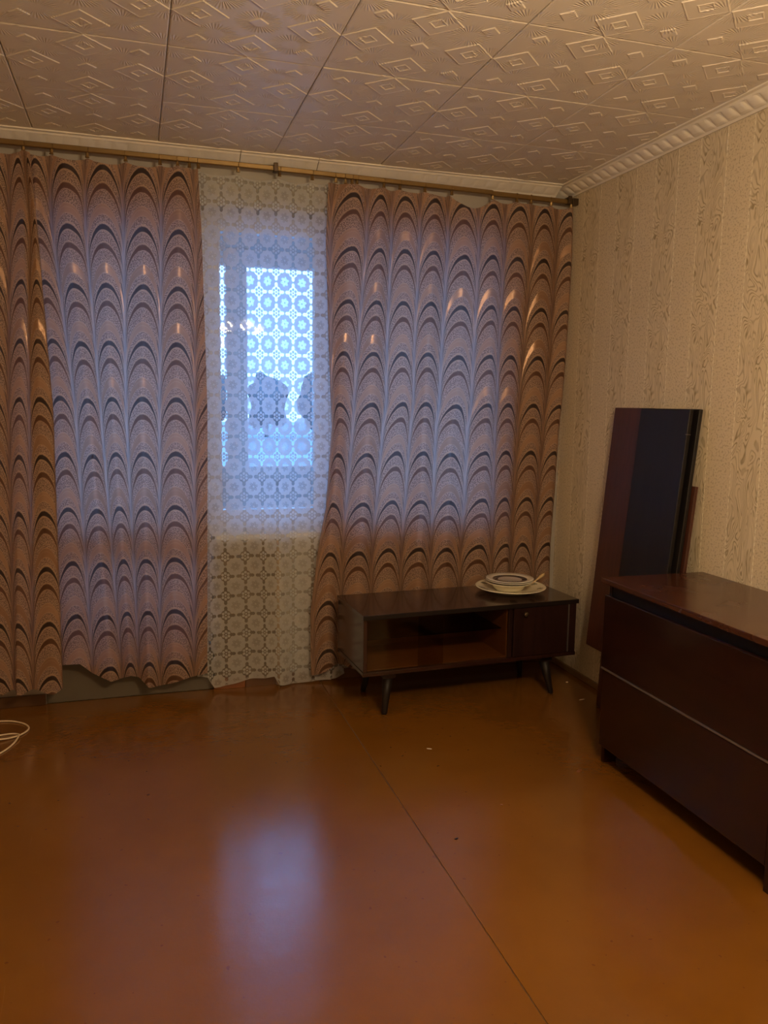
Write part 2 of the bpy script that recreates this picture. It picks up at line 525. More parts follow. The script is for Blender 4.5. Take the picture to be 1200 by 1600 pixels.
# embossed foam tiles, half a metre square
def tile_mesh():
    bm = bmesh.new(); s = 0.2485; t = 0.012
    def ring(r, z, diamond=False, c=(0, 0)):
        p = [(r, 0), (0, r), (-r, 0), (0, -r)] if diamond else [(r, -r), (r, r), (-r, r), (-r, -r)]
        return [bm.verts.new((c[0] + a, c[1] + b, z)) for a, b in p]
    def bridge(a, b):
        for i in range(4): bm.faces.new((a[i], a[(i + 1) % 4], b[(i + 1) % 4], b[i]))
    r0 = ring(s, t); r1 = ring(s, 0.002); r2 = ring(s - 0.004, 0.0)
    bridge(r0, r1); bridge(r1, r2); bm.faces.new(r2)
    for i in (-1, 0, 1):
        for j in (-1, 0, 1):
            c = (i / 6, j / 6)
            if (i + j) % 2 == 0:             # small studs
                a = ring(0.032, -0.0001, True, c); b = ring(0.0275, -0.0026, True, c); bridge(a, b); bm.faces.new(b)
            else:                            # big lozenges with a small ridged one inside
                R = [(0.083, -0.0001), (0.0800, -0.0024), (0.077, -0.0026), (0.074, -0.0018), (0.032, -0.0018), (0.029, -0.0032), (0.026, -0.0032), (0.0235, -0.0012)]
                prev = None
                for r, z in R:
                    q = ring(r, z, True, c)
                    if prev: bridge(prev, q)
                    prev = q
                bm.faces.new(prev)
    bmesh.ops.recalc_face_normals(bm, faces=bm.faces)
    me = bpy.data.meshes.new('ceiling_tile'); bm.to_mesh(me); bm.free(); me.materials.append(TILE); return me


tm = tile_mesh()
for j in range(-4, 4):
    for i in range(-3, 4):
        o = bpy.data.objects.new('ceiling_tile', tm); C.objects.link(o); o.parent = ceiling
        o.location = (0.13 + 0.5 * i + 0.25, 1.783 + 0.5 * j + 0.25, HC + random.uniform(-0.0005, 0.001))
        o.rotation_euler = (random.uniform(-.002, .002), random.uniform(-.002, .002), 0)


# foam cornice: strips with a row of leaf-shaped reliefs
def cornice_strip(name, parent, a, b, axis, plain_side=1.0, grow=0.0):
    """axis 'y': on the right wall, running along y; axis 'x': on the back wall"""
    n = max(8, int((b - a) / 0.065 * 12)); bm = bmesh.new(); rows = []
    prof = [(0.0, -0.045), (0.010, -0.047), (0.016, -0.040), (0.022, -0.036), (0.032, -0.030), (0.042, -0.024), (0.052, -0.018), (0.062, -0.013), (0.068, -0.012), (0.074, -0.006), (0.088, -0.004), (0.090, 0.003)]
    amp = [0, 0, 0, .5, 1, 1, 1, .6, 0, 0, 0, 0]
    for i in range(n + 1):
        s = a + (b - a) * i / n; c = (s / 0.065) % 1.0; row = []
        for k, (d, z) in enumerate(prof):
            t = (k - 3) / 4.0
            e = amp[k] * max(0.0, 1 - (abs(c - 0.5) / (0.5 - 0.10 * max(0, min(1, t)))) ** 3.0) * 0.0062 * plain_side
            d2 = d * (1 + grow) + e * 0.6; z2 = z * (1 + grow) - e * 0.8
            row.append(bm.verts.new((XR - d2, s, HC + z2) if axis == 'y' else (s, YB - d2, HC + z2)))
        rows.append(row)
    for r, q in zip(rows, rows[1:]):
        for k in range(len(prof) - 1): bm.faces.new((r[k], r[k + 1], q[k + 1], q[k]))
    bm.faces.new(rows[0]); bm.faces.new(rows[-1][::-1])
    return obj(name, bm, FOAM, parent)


t1 = sempty('trim_1')
for a, b in ((-1.9, 0.0), (0.002, 1.95), (1.953, YB - 0.001)): cornice_strip('cornice_strip', t1, a, b, 'y')
t2 = sempty('trim_2')
for k, (a, b) in enumerate(((XL, 0.483), (0.486, 0.838), (0.841, 1.80), (1.828, 2.09))): cornice_strip('cornice_strip', t2, a, b, 'x', 0.45)
cornice_strip('joint_piece', t2, 1.7985, 1.8295, 'x', 0.0, 0.06)
struct(obj('baseboard_right', B((XR - 0.014, YF, 0.0), (XR, YB, 0.03), 0.006, 2), SKIRT))

# ------------------------------------------------------------------ window and balcony door
w = sempty('window_1')
def member(name, x0, z0, x1, z1, y0, y1, parent=w, bev=0.004, mat=FRAME): return obj(name, B((x0, y0, z0), (x1, y1, z1), bev, 2), mat, parent)
member('window_frame', WX0, 2.235, WX1, ZT, 3.99, 4.08)
member('window_frame', WX0, ZS, WX1, 0.80, 3.99, 4.08)
member('window_frame', WX0, 0.80, 0.372, 2.235, 3.99, 4.08)
member('window_frame', 1.78, 0.80, WX1, 2.235, 3.99, 4.08)
member('mullion', 0.895, 0.80, 0.935, 2.235, 3.99, 4.08)
for x0, x1 in ((0.373, 0.894), (0.936, 1.779)):                       # sashes
    g = 0.031
    member('sash_rail', x0, 2.19, x1, 2.234, 3.98, 4.04); member('sash_rail', x0, 0.801, x1, 0.865, 3.98, 4.04)
    member('sash_stile', x0, 0.865, x0 + g, 2.19, 3.98, 4.04); member('sash_stile', x1 - g, 0.865, x1, 2.19, 3.98, 4.04)
    obj('pane', B((x0 + g - .004, 4.01, 0.86), (x1 - g + .004, 4.014, 2.195)), PANE, w)
member('window_sill', WX0 + 0.01, ZS - 0.03, WX1 + 0.02, ZS, 3.852, 4.09, w, 0.006)
d = sempty('door_1')
member('door_frame', DX0, 0.20, DX0 + 0.04, ZT, 4.0, 4.09, d); member('door_frame', DX1 - 0.035, 0.20, DX1, ZT, 4.0, 4.09, d)
member('door_frame', DX0 + 0.04, 2.235, DX1 - 0.035, ZT, 4.0, 4.09, d)
member('door_stile', DX0 + 0.042, 0.20, DX0 + 0.11, 2.23, 3.985, 4.05, d); member('door_stile', DX1 - 0.105, 0.20, DX1 - 0.037, 2.23, 3.985, 4.05, d)
member('door_rail', DX0 + 0.11, 2.16, DX1 - 0.105, 2.23, 3.985, 4.05, d); member('door_rail', DX0 + 0.11, 0.20, DX1 - 0.105, 0.33, 3.985, 4.05, d)
member('door_rail', DX0 + 0.11, 0.80, DX1 - 0.105, 0.87, 3.985, 4.05, d)
for z0, z1 in ((0.325, 0.805), (0.865, 2.165)): obj('pane', B((DX0 + 0.106, 4.02, z0), (DX1 - 0.101, 4.024, z1)), PANE, d)
obj('door_handle', B((DX1 - 0.085, 3.945, 1.02), (DX1 - 0.065, 3.985, 1.13), 0.006, 2), DARKBRASS, d)
st = sempty('trim_3')
obj('door_step', B((DX0, 3.862, 0.0), (0.335, 4.09, 0.195), 0.006, 2), SILL, st)
obj('step_block', B((0.338, 3.845, 0.0), (0.49, 3.859, 0.055), 0.004, 2), BROWNBLOCK, st)

# the glazed balcony outside
struct(obj('balcony_slab', B((-1.6, YB + 0.25, -0.2), (2.9, 5.12, 0.12)), CONC))
struct(obj('balcony_ceiling', B((-1.6, YB + 0.25, 2.46), (2.9, 5.2, 2.6)), FRAME))
struct(obj('balcony_parapet', B((-1.6, 5.02, 0.12), (2.9, 5.12, 0.93), 0.01), FRAME))
bal = sempty('window_2')
BY0, BY1 = 4.97, 5.04
member('glazing_sill', -1.6, 0.931, 2.9, 0.955, 4.92, 5.13, bal, 0.006)
member('glazing_rail', -1.6, 0.956, 2.9, 1.0, BY0, BY1, bal); member('glazing_rail', -1.6, 2.20, 2.9, 2.29, BY0, BY1, bal)
member('lintel_board', -1.6, 2.295, 2.9, 2.459, BY0 + .01, BY1, bal)
xs_ = [(-1.6, -1.54), (-0.62, -0.56), (0.541, 0.664), (1.083, 1.15), (2.0, 2.07), (2.84, 2.9)]
for x0, x1 in xs_: member('glazing_post', x0, 1.0, x1, 2.2, BY0, BY1, bal)
for (q0, q1), (r0, r1) in zip(xs_, xs_[1:]): obj('pane', B((q1 - .004, 5.0, 0.996), (r0 + .004, 5.004, 2.204)), PANE, bal)
struct(obj('balcony_wall', B((-1.7, YB + 0.25, -0.2), (-1.6, 5.12, 2.6)), FRAME))
struct(obj('balcony_wall', B((2.9, YB + 0.25, -0.2), (3.0, 5.12, 2.6)), FRAME))

# the world beyond the balcony
struct(obj('courtyard_ground', B((-300, 6, -9.3), (300, 420, -9.0)), SNOW))
def tree(x, y, h, r, seed, label):
    rnd = random.Random(seed)
    t = thing('bare_tree', label, 'tree', (x, y, -9.0), 0, 'trees beyond the balcony')
    obj('trunk', tube([(x, y, -9.0), (x + .2, y, -9 + h * .3), (x, y, -9 + h * .6)], [0.6, 0.45, 0.25], 8), BARK, t)
    bm = bmesh.new(); bmesh.ops.create_icosphere(bm, subdivisions=3, radius=1.0)
    for v in bm.verts:
        k = 1 + 0.16 * math.sin(5 * v.co.x + seed) + 0.14 * math.sin(6 * v.co.y + 2 * seed) + 0.13 * math.sin(7 * v.co.z + 3 * seed) + rnd.uniform(-.06, .06)
        v.co = Vector((v.co.x * r * k + x, v.co.y * r * k + y, v.co.z * h * 0.40 * k - 9 + h * 0.55))
    obj('crown', bm, LEAFM, t, True)
for k, (x, y, h, r, lab) in enumerate(((21, 236, 19.5, 5.0, 'dark tree far outside, behind the narrow strip of glass left of the post'), (37.5, 240, 19.0, 5.2, 'dark tree far outside, at the left of the bright pane'),
                                (52.5, 236, 19.5, 5.4, 'dark tree far outside, at the right of the bright pane'))):
    tree(x, y, h, r, k + 3, lab)

# ------------------------------------------------------------------ curtain rod
rod = thing('curtain_rod', 'long flat brass curtain rod running under the back cornice', 'curtain rod', (0.5, 3.78, 2.42))
def rodz(x): return 2.438 - max(0, x - 0.6) * 0.0105
bm = bmesh.new()
for s0, s1, zz in ((XL + .01, 1.70, 0.0), (1.70, 2.165, -0.004)):
    n = 14; prof = [(-0.006, -0.011), (-0.009, -0.008), (-0.009, 0.008), (-0.006, 0.011), (0.006, 0.011), (0.009, 0.008), (0.009, -0.008), (0.006, -0.011)]
    rows = []
    for i in range(n + 1):
        x = s0 + (s1 - s0) * i / n
        rows.append([bm.verts.new((x, 3.776 + a, rodz(x) + b + zz)) for a, b in prof])
    for r, q in zip(rows, rows[1:]):
        for k in range(8): bm.faces.new((r[k], r[(k + 1) % 8], q[(k + 1) % 8], q[k]))
    bm.faces.new(rows[0]); bm.faces.new(rows[-1])
obj('rail', bm, BRASS, rod)
for x in (0.637, 2.125):
    bm = bmesh.new()
    box(bm, (x - 0.012, 3.762, rodz(x) - 0.016), (x + 0.012, 3.79, rodz(x) - 0.010), 0.002, 1)
    box(bm, (x - 0.010, 3.757, rodz(x) - 0.016), (x + 0.010, 3.766, rodz(x) + 0.022), 0.002, 1)
    box(bm, (x - 0.008, 3.765, rodz(x) + 0.0112), (x + 0.008, 3.86, rodz(x) + 0.019), 0.002, 1)
    obj('bracket', bm, DARKBRASS, rod)
obj('end_cap', B((2.14, 3.762, 2.403), (2.174, 3.792, 2.436), 0.003, 2), DARKBRASS, rod)


def clip_mesh():
    bm = bmesh.new()
    n, k = 10, 6                                     # ring around the rail
    rings = []
    for i in range(n):
        a = 2 * math.pi * i / n; c = Vector((0, math.cos(a) * 0.013, math.sin(a) * 0.015 + 0.018)); r = []
        for j in range(k):
            b = 2 * math.pi * j / k
            r.append(bm.verts.new(c + Vector((math.sin(b) * 0.0018, math.cos(a) * math.cos(b) * 0.0018, math.sin(a) * math.cos(b) * 0.0018))))
        rings.append(r)
    for i in range(n):
        for j in range(k):
            bm.faces.new((rings[i][j], rings[i][(j + 1) % k], rings[(i + 1) % n][(j + 1) % k], rings[(i + 1) % n][j]))
    box(bm, (-0.006, -0.006, -0.020), (0.006, 0.006, 0.003), 0.002, 1)
    box(bm, (-0.0085, -0.005, -0.026), (0.0085, 0.005, -0.018), 0.002, 1)
    me = bpy.data.meshes.new('clip'); bmesh.ops.recalc_face_normals(bm, faces=bm.faces); bm.to_mesh(me); bm.free(); me.materials.append(BRASS); return me


cm = clip_mesh()
def clips(xs, parent):
    for x in xs:
        o = bpy.data.objects.new('clip', cm); C.objects.link(o); o.parent = parent
        o.location = Vector((x, 3.776, rodz(x) - 0.0135)) - parent.location
        o.rotation_euler = (0, 0, random.uniform(-.5, .5)); o.scale = (1, 1, 0.72)


# ------------------------------------------------------------------ curtains
def interp_smooth(u, uc, vals, k=5):
    v = np.interp(u, uc, vals); pad = np.pad(v, k, mode='edge'); ker = np.hanning(2 * k + 3)[1:-1]; ker /= ker.sum()
    return np.convolve(pad, ker, mode='valid')


def cloth(name, us, zlev, Xtab, Ytab, uc, ztop, zbot, mat, parent, uoff, vper, v0, extra=None, hem=None, nz=110, thick=0.0, k=5):
    """a hanging cloth: columns us (fabric coordinate), X/Y given at control columns uc for each level zlev"""
    nu = len(us)
    XX = np.array([interp_smooth(us, uc, r, k) for r in Xtab]); YY = np.array([interp_smooth(us, uc, r, k) for r in Ytab])
    xt = XX[0]; zt = np.array([ztop(u, x) for u, x in zip(us, xt)]); zb = np.array([zbot(u, x) for u, x in zip(us, XX[-1])])
    verts = []; uvs = []; hm = []
    zl = np.array(zlev)[::-1]
    tt = np.linspace(0, 1, nz)
    for i in range(nu):
        zs = zt[i] + (zb[i] - zt[i]) * tt
        X = np.interp(zs, zl, XX[::-1, i]); Yv = np.interp(zs, zl, YY[::-1, i])
        for j in range(nz):
            x, y, z = X[j], Yv[j], zs[j]
            if extra: x, y = extra(us[i], x, y, z)
            verts.append((x, y, z)); uvs.append((us[i] + uoff, (v0 - z) / vper)); hm.append(hem(z, zt[i], zb[i]) if hem else 0.0)
    faces = [(i * nz + j, i * nz + j + 1, (i + 1) * nz + j + 1, (i + 1) * nz + j) for i in range(nu - 1) for j in range(nz - 1)]
    off = np.array(wm(parent).translation)
    me = bpy.data.meshes.new(name); me.from_pydata([tuple(np.array(v) - off) for v in verts], [], faces); me.update()
    uvl = me.uv_layers.new(name='UVMap')
    li = np.zeros(len(me.loops), dtype=np.int32); me.loops.foreach_get('vertex_index', li)
    uvl.data.foreach_set('uv', np.array(uvs, dtype=np.float32)[li].ravel())
    if hem:
        at = me.attributes.new('hem', 'FLOAT', 'POINT'); at.data.foreach_set('value', np.array(hm, dtype=np.float32))
    me.polygons.foreach_set('use_smooth', np.ones(len(me.polygons), dtype=bool))
    me.materials.append(mat)
    o = bpy.data.objects.new(name, me); C.objects.link(o); o.parent = parent; WM[o.name] = wm(parent).copy()
    return o


def sagtop(cx, depth, base=-0.031):
    cx = sorted(cx)
    def f(u, x):
        z = rodz(x) + base
        for a, b in zip(cx, cx[1:]):
            if a <= x <= b:
                t = (x - a) / (b - a); z -= depth(a, b) * 4 * t * (1 - t) * min(1.5, (b - a) / 0.15) ** 1.2
        return z
    return f


# --- right curtain
RT = [(2.38, [0.879, 1.007, 1.134, 1.254, 1.406, 1.552, 1.71, 1.855, 1.992, 2.136, 2.154]),
      (2.142, [0.868, 1.003, 1.131, 1.259, 1.402, 1.565, 1.715, 1.854, 1.996, 2.146, 2.162]),
      (1.638, [0.888, 0.96, 1.103, 1.256, 1.377, 1.549, 1.712, 1.829, 1.982, 2.134, 2.155]),
      (1.396, [0.899, 0.936, 1.096, 1.266, 1.372, 1.543, 1.71, 1.827, 1.962, 2.124, 2.144]),
      (1.276, [0.904, 0.943, 1.084, 1.248, 1.365, 1.518, 1.7, 1.825, 1.963, 2.112, 2.136]),
      (0.894, [0.876, 0.905, 1.059, 1.211, 1.359, 1.511, 1.699, 1.825, 1.947, 2.089, 2.127]),
      (0.656, [0.832, 0.896, 1.039, 1.195, 1.351, 1.503, 1.681, 1.845, 1.931, 2.085, 2.116]),
      (0.367, [0.798, 0.884, 1.032, 1.192, 1.35, 1.504, 1.683, 1.849, 1.935, 2.091, 2.122]),
      (0.009, [0.802, 0.893, 1.038, 1.201, 1.357, 1.513, 1.695, 1.863, 1.95, 2.108, 2.14])]
rc = thing('arch_patterned_curtain', 'right brown arch-patterned curtain hanging behind the low cabinet', 'curtain', (1.5, 3.775, 0.05), 0, 'brown arch-patterned curtains')
uc = [-0.62] + list(range(9)) + [8.35]
rnd = random.Random(5)
uk = np.arange(-1, 9.01, 0.5)                        # fold depth: borders lie back, centres come forward
ampR = [rnd.uniform(0.4, 1.25) for _ in uk]
def foldR(us_c, z):
    g = 0.55 + 0.45 * (2.4 - z) / 2.4
    return [3.776 + (0.019 if (abs(q - round(q)) > .25) else -0.020) * a * g for q, a in zip(uk, ampR)]
us = np.linspace(-0.62, 8.35, 300)
def rX(row): return list(row)
Yt = []
for z, r in RT:
    Yt.append(list(np.interp(uc, uk, foldR(uc, z))))
def foldextraR(u, x, y, z):
    g = 0.5 + 0.5 * (2.4 - z) / 2.4
    a = np.interp(u, uk, ampR)
    y = 3.776 - 0.020 * a * g * math.cos(2 * math.pi * u) + 0.008 * math.sin(3.1 * u + 1.3 * z)
    if x > 0.86: y = max(y, 3.752)
    y = min(y, 3.80)
    return min(x, 2.168), y
cxr = [0.917, 0.963, 0.994, 1.018, 1.149, 1.228, 1.353, 1.491, 1.706, 1.837, 1.915, 2.028, 2.14]
ztR = sagtop(cxr, lambda a, b: 0.014 if b - a < .2 else 0.034)
cloth('fabric', us, [z for z, _ in RT], [r for _, r in RT], Yt, uc, ztR,
      lambda u, x: 0.085 + 0.012 * math.sin(5 * u) - 0.03 * math.exp(-((u + .6) / .35) ** 2), CURTAIN, rc, 0.5, 0.2415, 2.352, foldextraR)
clips(cxr, rc)

# --- left curtain: a front flap folded over the part behind it
lc = thing('arch_patterned_curtain', 'left brown arch-patterned curtain with a wide flap folded forward at its left', 'curtain', (-0.3, 3.775, 0.1), 0, 'brown arch-patterned curtains')
#  control columns: u, X top, X 2.115, X 1.353, X bottom, y top, y bottom
L = [(-4.5, -1.16, -1.16, -1.16, -1.16, 3.775, 3.775), (-4.0, -1.05, -1.06, -1.08, -1.09, 3.755, 3.74), (-3.5, -0.96, -0.97, -1.0, -1.01, 3.79, 3.79),
     (-3.0, -0.86, -0.88, -0.90, -0.92, 3.755, 3.735), (-2.5, -0.78, -0.80, -0.82, -0.84, 3.79, 3.78), (-2.0, -0.70, -0.71, -0.73, -0.75, 3.755, 3.72),
     (-1.5, -0.60, -0.61, -0.63, -0.655, 3.79, 3.745), (-1.0, -0.535, -0.545, -0.57, -0.59, 3.755, 3.71),
     (-0.5, -0.462, -0.470, -0.505, -0.53, 3.772, 3.712), (0.0, -0.428, -0.420, -0.462, -0.520, 3.762, 3.690), (0.5, -0.405, -0.390, -0.425, -0.455, 3.755, 3.705),
     (1.0, -0.392, -0.370, -0.385, -0.375, 3.744, 3.685), (1.42, -0.379, -0.361, -0.325, -0.331, 3.742, 3.700),
     (1.60, -0.385, -0.368, -0.334, -0.340, 3.760, 3.755), (2.2, -0.405, -0.40, -0.40, -0.40, 3.768, 3.772), (2.5, -0.400, -0.395, -0.36, -0.345, 3.775, 3.785),
     (3.0, -0.364, -0.368, -0.300, -0.262, 3.765, 3.77), (3.5, -0.315, -0.312, -0.245, -0.215, 3.790, 3.80),
     (4.0, -0.252, -0.250, -0.188, -0.132, 3.762, 3.755), (4.3, -0.19, -0.195, -0.158, -0.10, 3.777, 3.785), (4.5, -0.176, -0.18, -0.142, -0.088, 3.792, 3.802), (5.0, -0.100, -0.106, -0.09, -0.045, 3.760, 3.765),
     (5.5, -0.022, -0.024, -0.035, -0.010, 3.792, 3.800), (6.0, 0.059, 0.060, 0.035, 0.035, 3.760, 3.750), (6.5, 0.137, 0.134, 0.110, 0.085, 3.790, 3.800),
     (7.0, 0.214, 0.208, 0.179, 0.145, 3.760, 3.752), (7.5, 0.275, 0.285, 0.262, 0.240, 3.788, 3.790), (7.8, 0.298, 0.310, 0.326, 0.308, 3.775, 3.765)]
ucl = [q[0] for q in L]
us = np.linspace(-4.5, 7.8, 420)
cxl = [-1.15, -1.0, -0.85, -0.7, -0.55, -0.408, -0.30, -0.16, -0.006, 0.136, 0.21, 0.26, 0.298]
def zbl(u, x):
    if u < 1.5: return 0.118 - 0.012 * math.cos(2 * math.pi * u) * (1 if u > -1 else .5) - 0.01 * u * 0.4
    return float(np.interp(u, [1.5, 2.0, 3.0, 3.5, 4.0, 4.5, 5.0, 5.5, 6.0, 6.5, 7.0, 7.5, 7.8], [.17, .2, .206, .15, .115, .113, .132, .112, .07, .063, .085, .098, .115]))
ztl0 = sagtop(cxl, lambda a, b: 0.02)
cloth('fabric', us, [2.403, 2.115, 1.353, 0.174], [[q[i] for q in L] for i in (1, 2, 3, 4)],
      [[q[5] for q in L], [q[5] * .75 + q[6] * .25 for q in L], [q[5] * .45 + q[6] * .55 for q in L], [q[6] for q in L]],
      ucl, lambda u, x: ztl0(u, x) - (0.012 if 1.5 < u < 2.6 else 0), zbl, CURTAIN, lc, 0.5, 0.243, 2.362, None)
clips(cxl, lc)

# --- lace between them
la = thing('lace_curtain', 'sheer white lace curtain with rows of flowers in front of the balcony window', 'curtain', (0.6, 3.81, 0.03))
us = np.linspace(0.0, 9.0, 230)
uc = list(np.linspace(0, 9, 10)); xs = [0.235 + 0.082 * k + .0 for k in range(9)] + [0.985]
lx = np.array(xs)
def lextra(u, x, y, z):
    g = (2.4 - z) / 2.4
    y = 3.822 + 0.006 * math.sin(2.1 * u) - 0.012 * g * math.sin(1.55 * u + 0.8) + 0.006 * g * math.sin(4.4 * u)
    if u > 5.0 and x < 0.9: y -= 0.012 * g
    x += 0.014 * g * math.sin(1.55 * u + 2.2)
    return x, min(y, 3.842)
cxc = [0.25, 0.31, 0.47, 0.656, 0.806, 0.90, 0.97]
ztla = sagtop(cxc, lambda a, b: 0.012, -0.030)
cloth('lace', us, [2.4, 1.2, 0.0], [list(lx), list(lx + 0.004), list(lx + 0.01)], [[3.82] * 10] * 3, uc, ztla,
      lambda u, x: float(np.interp(x, [0.2, 0.31, 0.35, 0.38, 0.50, 0.63, 0.66, 0.76, 0.86, 0.93, 1.01], [.09, .076, .02, .018, .044, .052, .012, .004, .012, .022, .04])),
      LACE, la, 0.0, 0.0955, 2.38, lextra, lambda z, a, b: max(0.0, 1 - abs(a - z) / 0.012) + (1.0 if z - b < 0.014 else 0.0), nz=150)
clips([0.47, 0.656, 0.806], la)

obj_pipe = tag(obj('heating_pipe', tube([(0.655, 3.847, 0.0), (0.655, 3.847, 0.70), (0.655, 3.88, 0.735)], 0.011, 12), PIPE, None, True),
               'thin vertical heating pipe on the wall seen through the lace', 'pipe')

# ------------------------------------------------------------------ low cabinet with glass doors
CA = math.radians(2.7)
cab = thing('low_cabinet', 'low dark wooden cabinet with two sliding glass doors on splayed legs', 'cabinet', (0.934, 3.29, 0.0), CA)
def cb(name, lo, hi, mat, bev=0.003, parent=None): return obj(name, B(lo, hi, bev, 2), mat, parent or cab, world_space=False)
W_, D_, ZT_, ZB_ = 1.095, 0.405, 0.475, 0.196
top = cb('top', (0, 0, ZT_ - 0.02), (W_, D_, ZT_), WALNUT, 0.002)
cb('top_edge', (-0.0005, -0.002, ZT_ - 0.0205), (W_ + .0005, 0.0, ZT_ - 0.001), EDGE, 0.0005)
cb('side_panel', (0.004, 0.008, ZB_ + 0.018), (0.022, D_ - 0.006, ZT_ - 0.02), WALNUT)
cb('side_panel', (W_ - 0.024, 0.008, ZB_ + 0.018), (W_ - 0.006, D_ - 0.006, ZT_ - 0.02), WALNUTZ)
cb('bottom', (0.002, 0.004, ZB_), (W_ - 0.004, D_ - 0.004, ZB_ + 0.018), WALNUT)
cb('divider', (0.726, 0.012, ZB_ + 0.018), (0.744, D_ - 0.02, ZT_ - 0.02), WALNUTZ)
cb('back_panel', (0.022, D_ - 0.018, ZB_ + 0.018), (W_ - 0.024, D_ - 0.010, ZT_ - 0.02), INNER)
cb('lining', (0.0225, 0.03, ZB_ + 0.0182), (0.7255, D_ - 0.0185, ZB_ + 0.0215), INNER, 0.0)
cb('lining', (0.722, 0.03, ZB_ + 0.022), (0.7258, D_ - 0.0185, ZT_ - 0.0205), INNER, 0.0)
cb('lining', (0.0222, 0.03, ZB_ + 0.022), (0.0255, D_ - 0.0185, ZT_ - 0.0205), INNER, 0.0)
cb('glass_shelf', (0.026, 0.08, 0.338), (0.7215, D_ - 0.019, 0.343), CABGLASS, 0.0)
g1 = cb('glass_door', (0.024, 0.012, ZB_ + 0.022), (0.390, 0.016, ZT_ - 0.024), CABGLASS, 0.0)
g2 = cb('glass_door', (0.270, 0.020, ZB_ + 0.022), (0.724, 0.024, ZT_ - 0.024), CABGLASS, 0.0)
dr = cb('door', (0.748, 0.004, ZB_ + 0.021), (1.040, 0.022, ZT_ - 0.023), WALNUTZ)
obj('knob', (lambda b: (bmesh.ops.transform(b, matrix=Matrix.Translation((0.803, 0.004, 0.424)) @ Matrix.Rotation(math.pi / 2, 4, 'X'), verts=b.verts), b)[1])(
    lathe([(0, 0), (0.006, 0.0), (0.005, 0.008), (0.011, 0.012), (0.012, 0.018), (0.008, 0.022), (0, 0.023)], 20)), DARKBRASS, dr, True, world_space=False)
cb('metal_strip', (1.043, 0.003, ZB_ + 0.021), (1.048, 0.012, ZT_ - 0.023), ALU, 0.001)
cb('front_stile', (1.050, 0.004, ZB_ + 0.019), (1.070, 0.030, ZT_ - 0.021), WALNUTZ)
for fx, tx in ((0.118, 0.142), (0.985, 0.955)):
    obj('leg_rail', (lambda s: B((tx - 0.03, 0.04, ZB_ - 0.032), (tx + 0.03, D_ - 0.04, ZB_), 0.006, 2))(0), WALNUTZ, cab, world_space=False)
    for fy, ty in ((0.040, 0.068), (0.345, 0.318)):
        obj('leg', tube([(fx, fy, 0.0), (fx, fy, 0.006), (fx + (tx - fx) * .5, fy + (ty - fy) * .5, 0.085), (tx, ty, ZB_ - 0.03)], [0.012, 0.0135, 0.0185, 0.026], 16), EDGE, cab, True, world_space=False)
cb('long_rail', (0.14, 0.19, ZB_ - 0.028), (0.955, 0.215, ZB_), WALNUTZ)

# ------------------------------------------------------------------ dishes on it
PX, PY = 1.775, 3.570
z0 = ZT_ + 0.0005
pl = tag(obj('platter', lathe([(0, 0.004), (0.088, 0.004), (0.092, 0.0), (0.098, 0.0), (0.104, 0.006), (0.125, 0.013), (0.165, 0.022), (0.174, 0.026), (0.176, 0.0285), (0.173, 0.030), (0.164, 0.0265), (0.124, 0.018), (0.100, 0.0095), (0, 0.0085)], 64), mat_platter(), None, True),
         'large cream round platter with leaf marks on its rim, under the stack', 'plate')
pl.location = (PX, PY, z0)
bw = tag(obj('soup_plate', lathe([(0, 0.002), (0.058, 0.002), (0.060, 0.0), (0.065, 0.0), (0.075, 0.010), (0.088, 0.028), (0.094, 0.034), (0.114, 0.038), (0.117, 0.040), (0.115, 0.0415), (0.093, 0.038), (0.085, 0.031), (0.070, 0.012), (0, 0.0065)], 56), CREAMPL, None, True),
         'deep cream soup plate, bottom of the small stack on the platter', 'plate')
bw.location = (PX - 0.008, PY + 0.005, z0 + 0.0092)
def flatplate(): return lathe([(0, 0.001), (0.066, 0.001), (0.068, -0.001), (0.072, -0.001), (0.080, 0.003), (0.114, 0.0095), (0.119, 0.012), (0.117, 0.0135), (0.088, 0.009), (0.078, 0.0055), (0, 0.0045)], 56)
p2 = tag(obj('flat_plate', flatplate(), WHITEPL, None, True), 'plain white plate in the middle of the stack, under the ringed plate', 'plate', 'small plates on the platter')
p2.location = (PX - 0.006, PY + 0.002, z0 + 0.0092 + 0.0385); p2.rotation_euler = (0, 0.01, 0)
p3 = tag(obj('flat_plate', flatplate(), mat_ringplate(), None, True), 'white plate with a broad dark grey ring, topmost of the stack', 'plate', 'small plates on the platter')
p3.location = (PX - 0.004, PY + 0.002, z0 + 0.0092 + 0.0385 + 0.0085)
sp = thing('spoon', 'pale gold spoon resting on the platter rim, handle pointing up right', 'spoon', (PX + 0.11, PY + 0.03, z0 + 0.0285))
sx, sy, sz = PX + 0.108, PY + 0.03, z0 + 0.0185
def sdir(t): return Vector((sx + 0.125 * t, sy + 0.055 * t, sz + 0.020 * t + 0.035 * max(0, t - .35)))
bm = bmesh.new(); path = [sdir(t) for t in np.linspace(0.30, 1.0, 10)]
wd = [0.0045, 0.0045, 0.0045, 0.005, 0.0065, 0.008, 0.010, 0.0115, 0.0105, 0.004]
side = Vector((-0.35, 0.75, 0.55)).normalized(); up = Vector((-.3, -.4, 1)).normalized(); rows = []
for p, w_ in zip(path, wd):
    rows.append([bm.verts.new(p + side * w_), bm.verts.new(p + up * 0.0022), bm.verts.new(p - side * w_), bm.verts.new(p - up * 0.0012)])
for r, q in zip(rows, rows[1:]):
    for k in range(4): bm.faces.new((r[k], r[(k + 1) % 4], q[(k + 1) % 4], q[k]))
bm.faces.new(rows[0]); bm.faces.new(rows[-1])
obj('handle', bm, SPOON, sp, True)
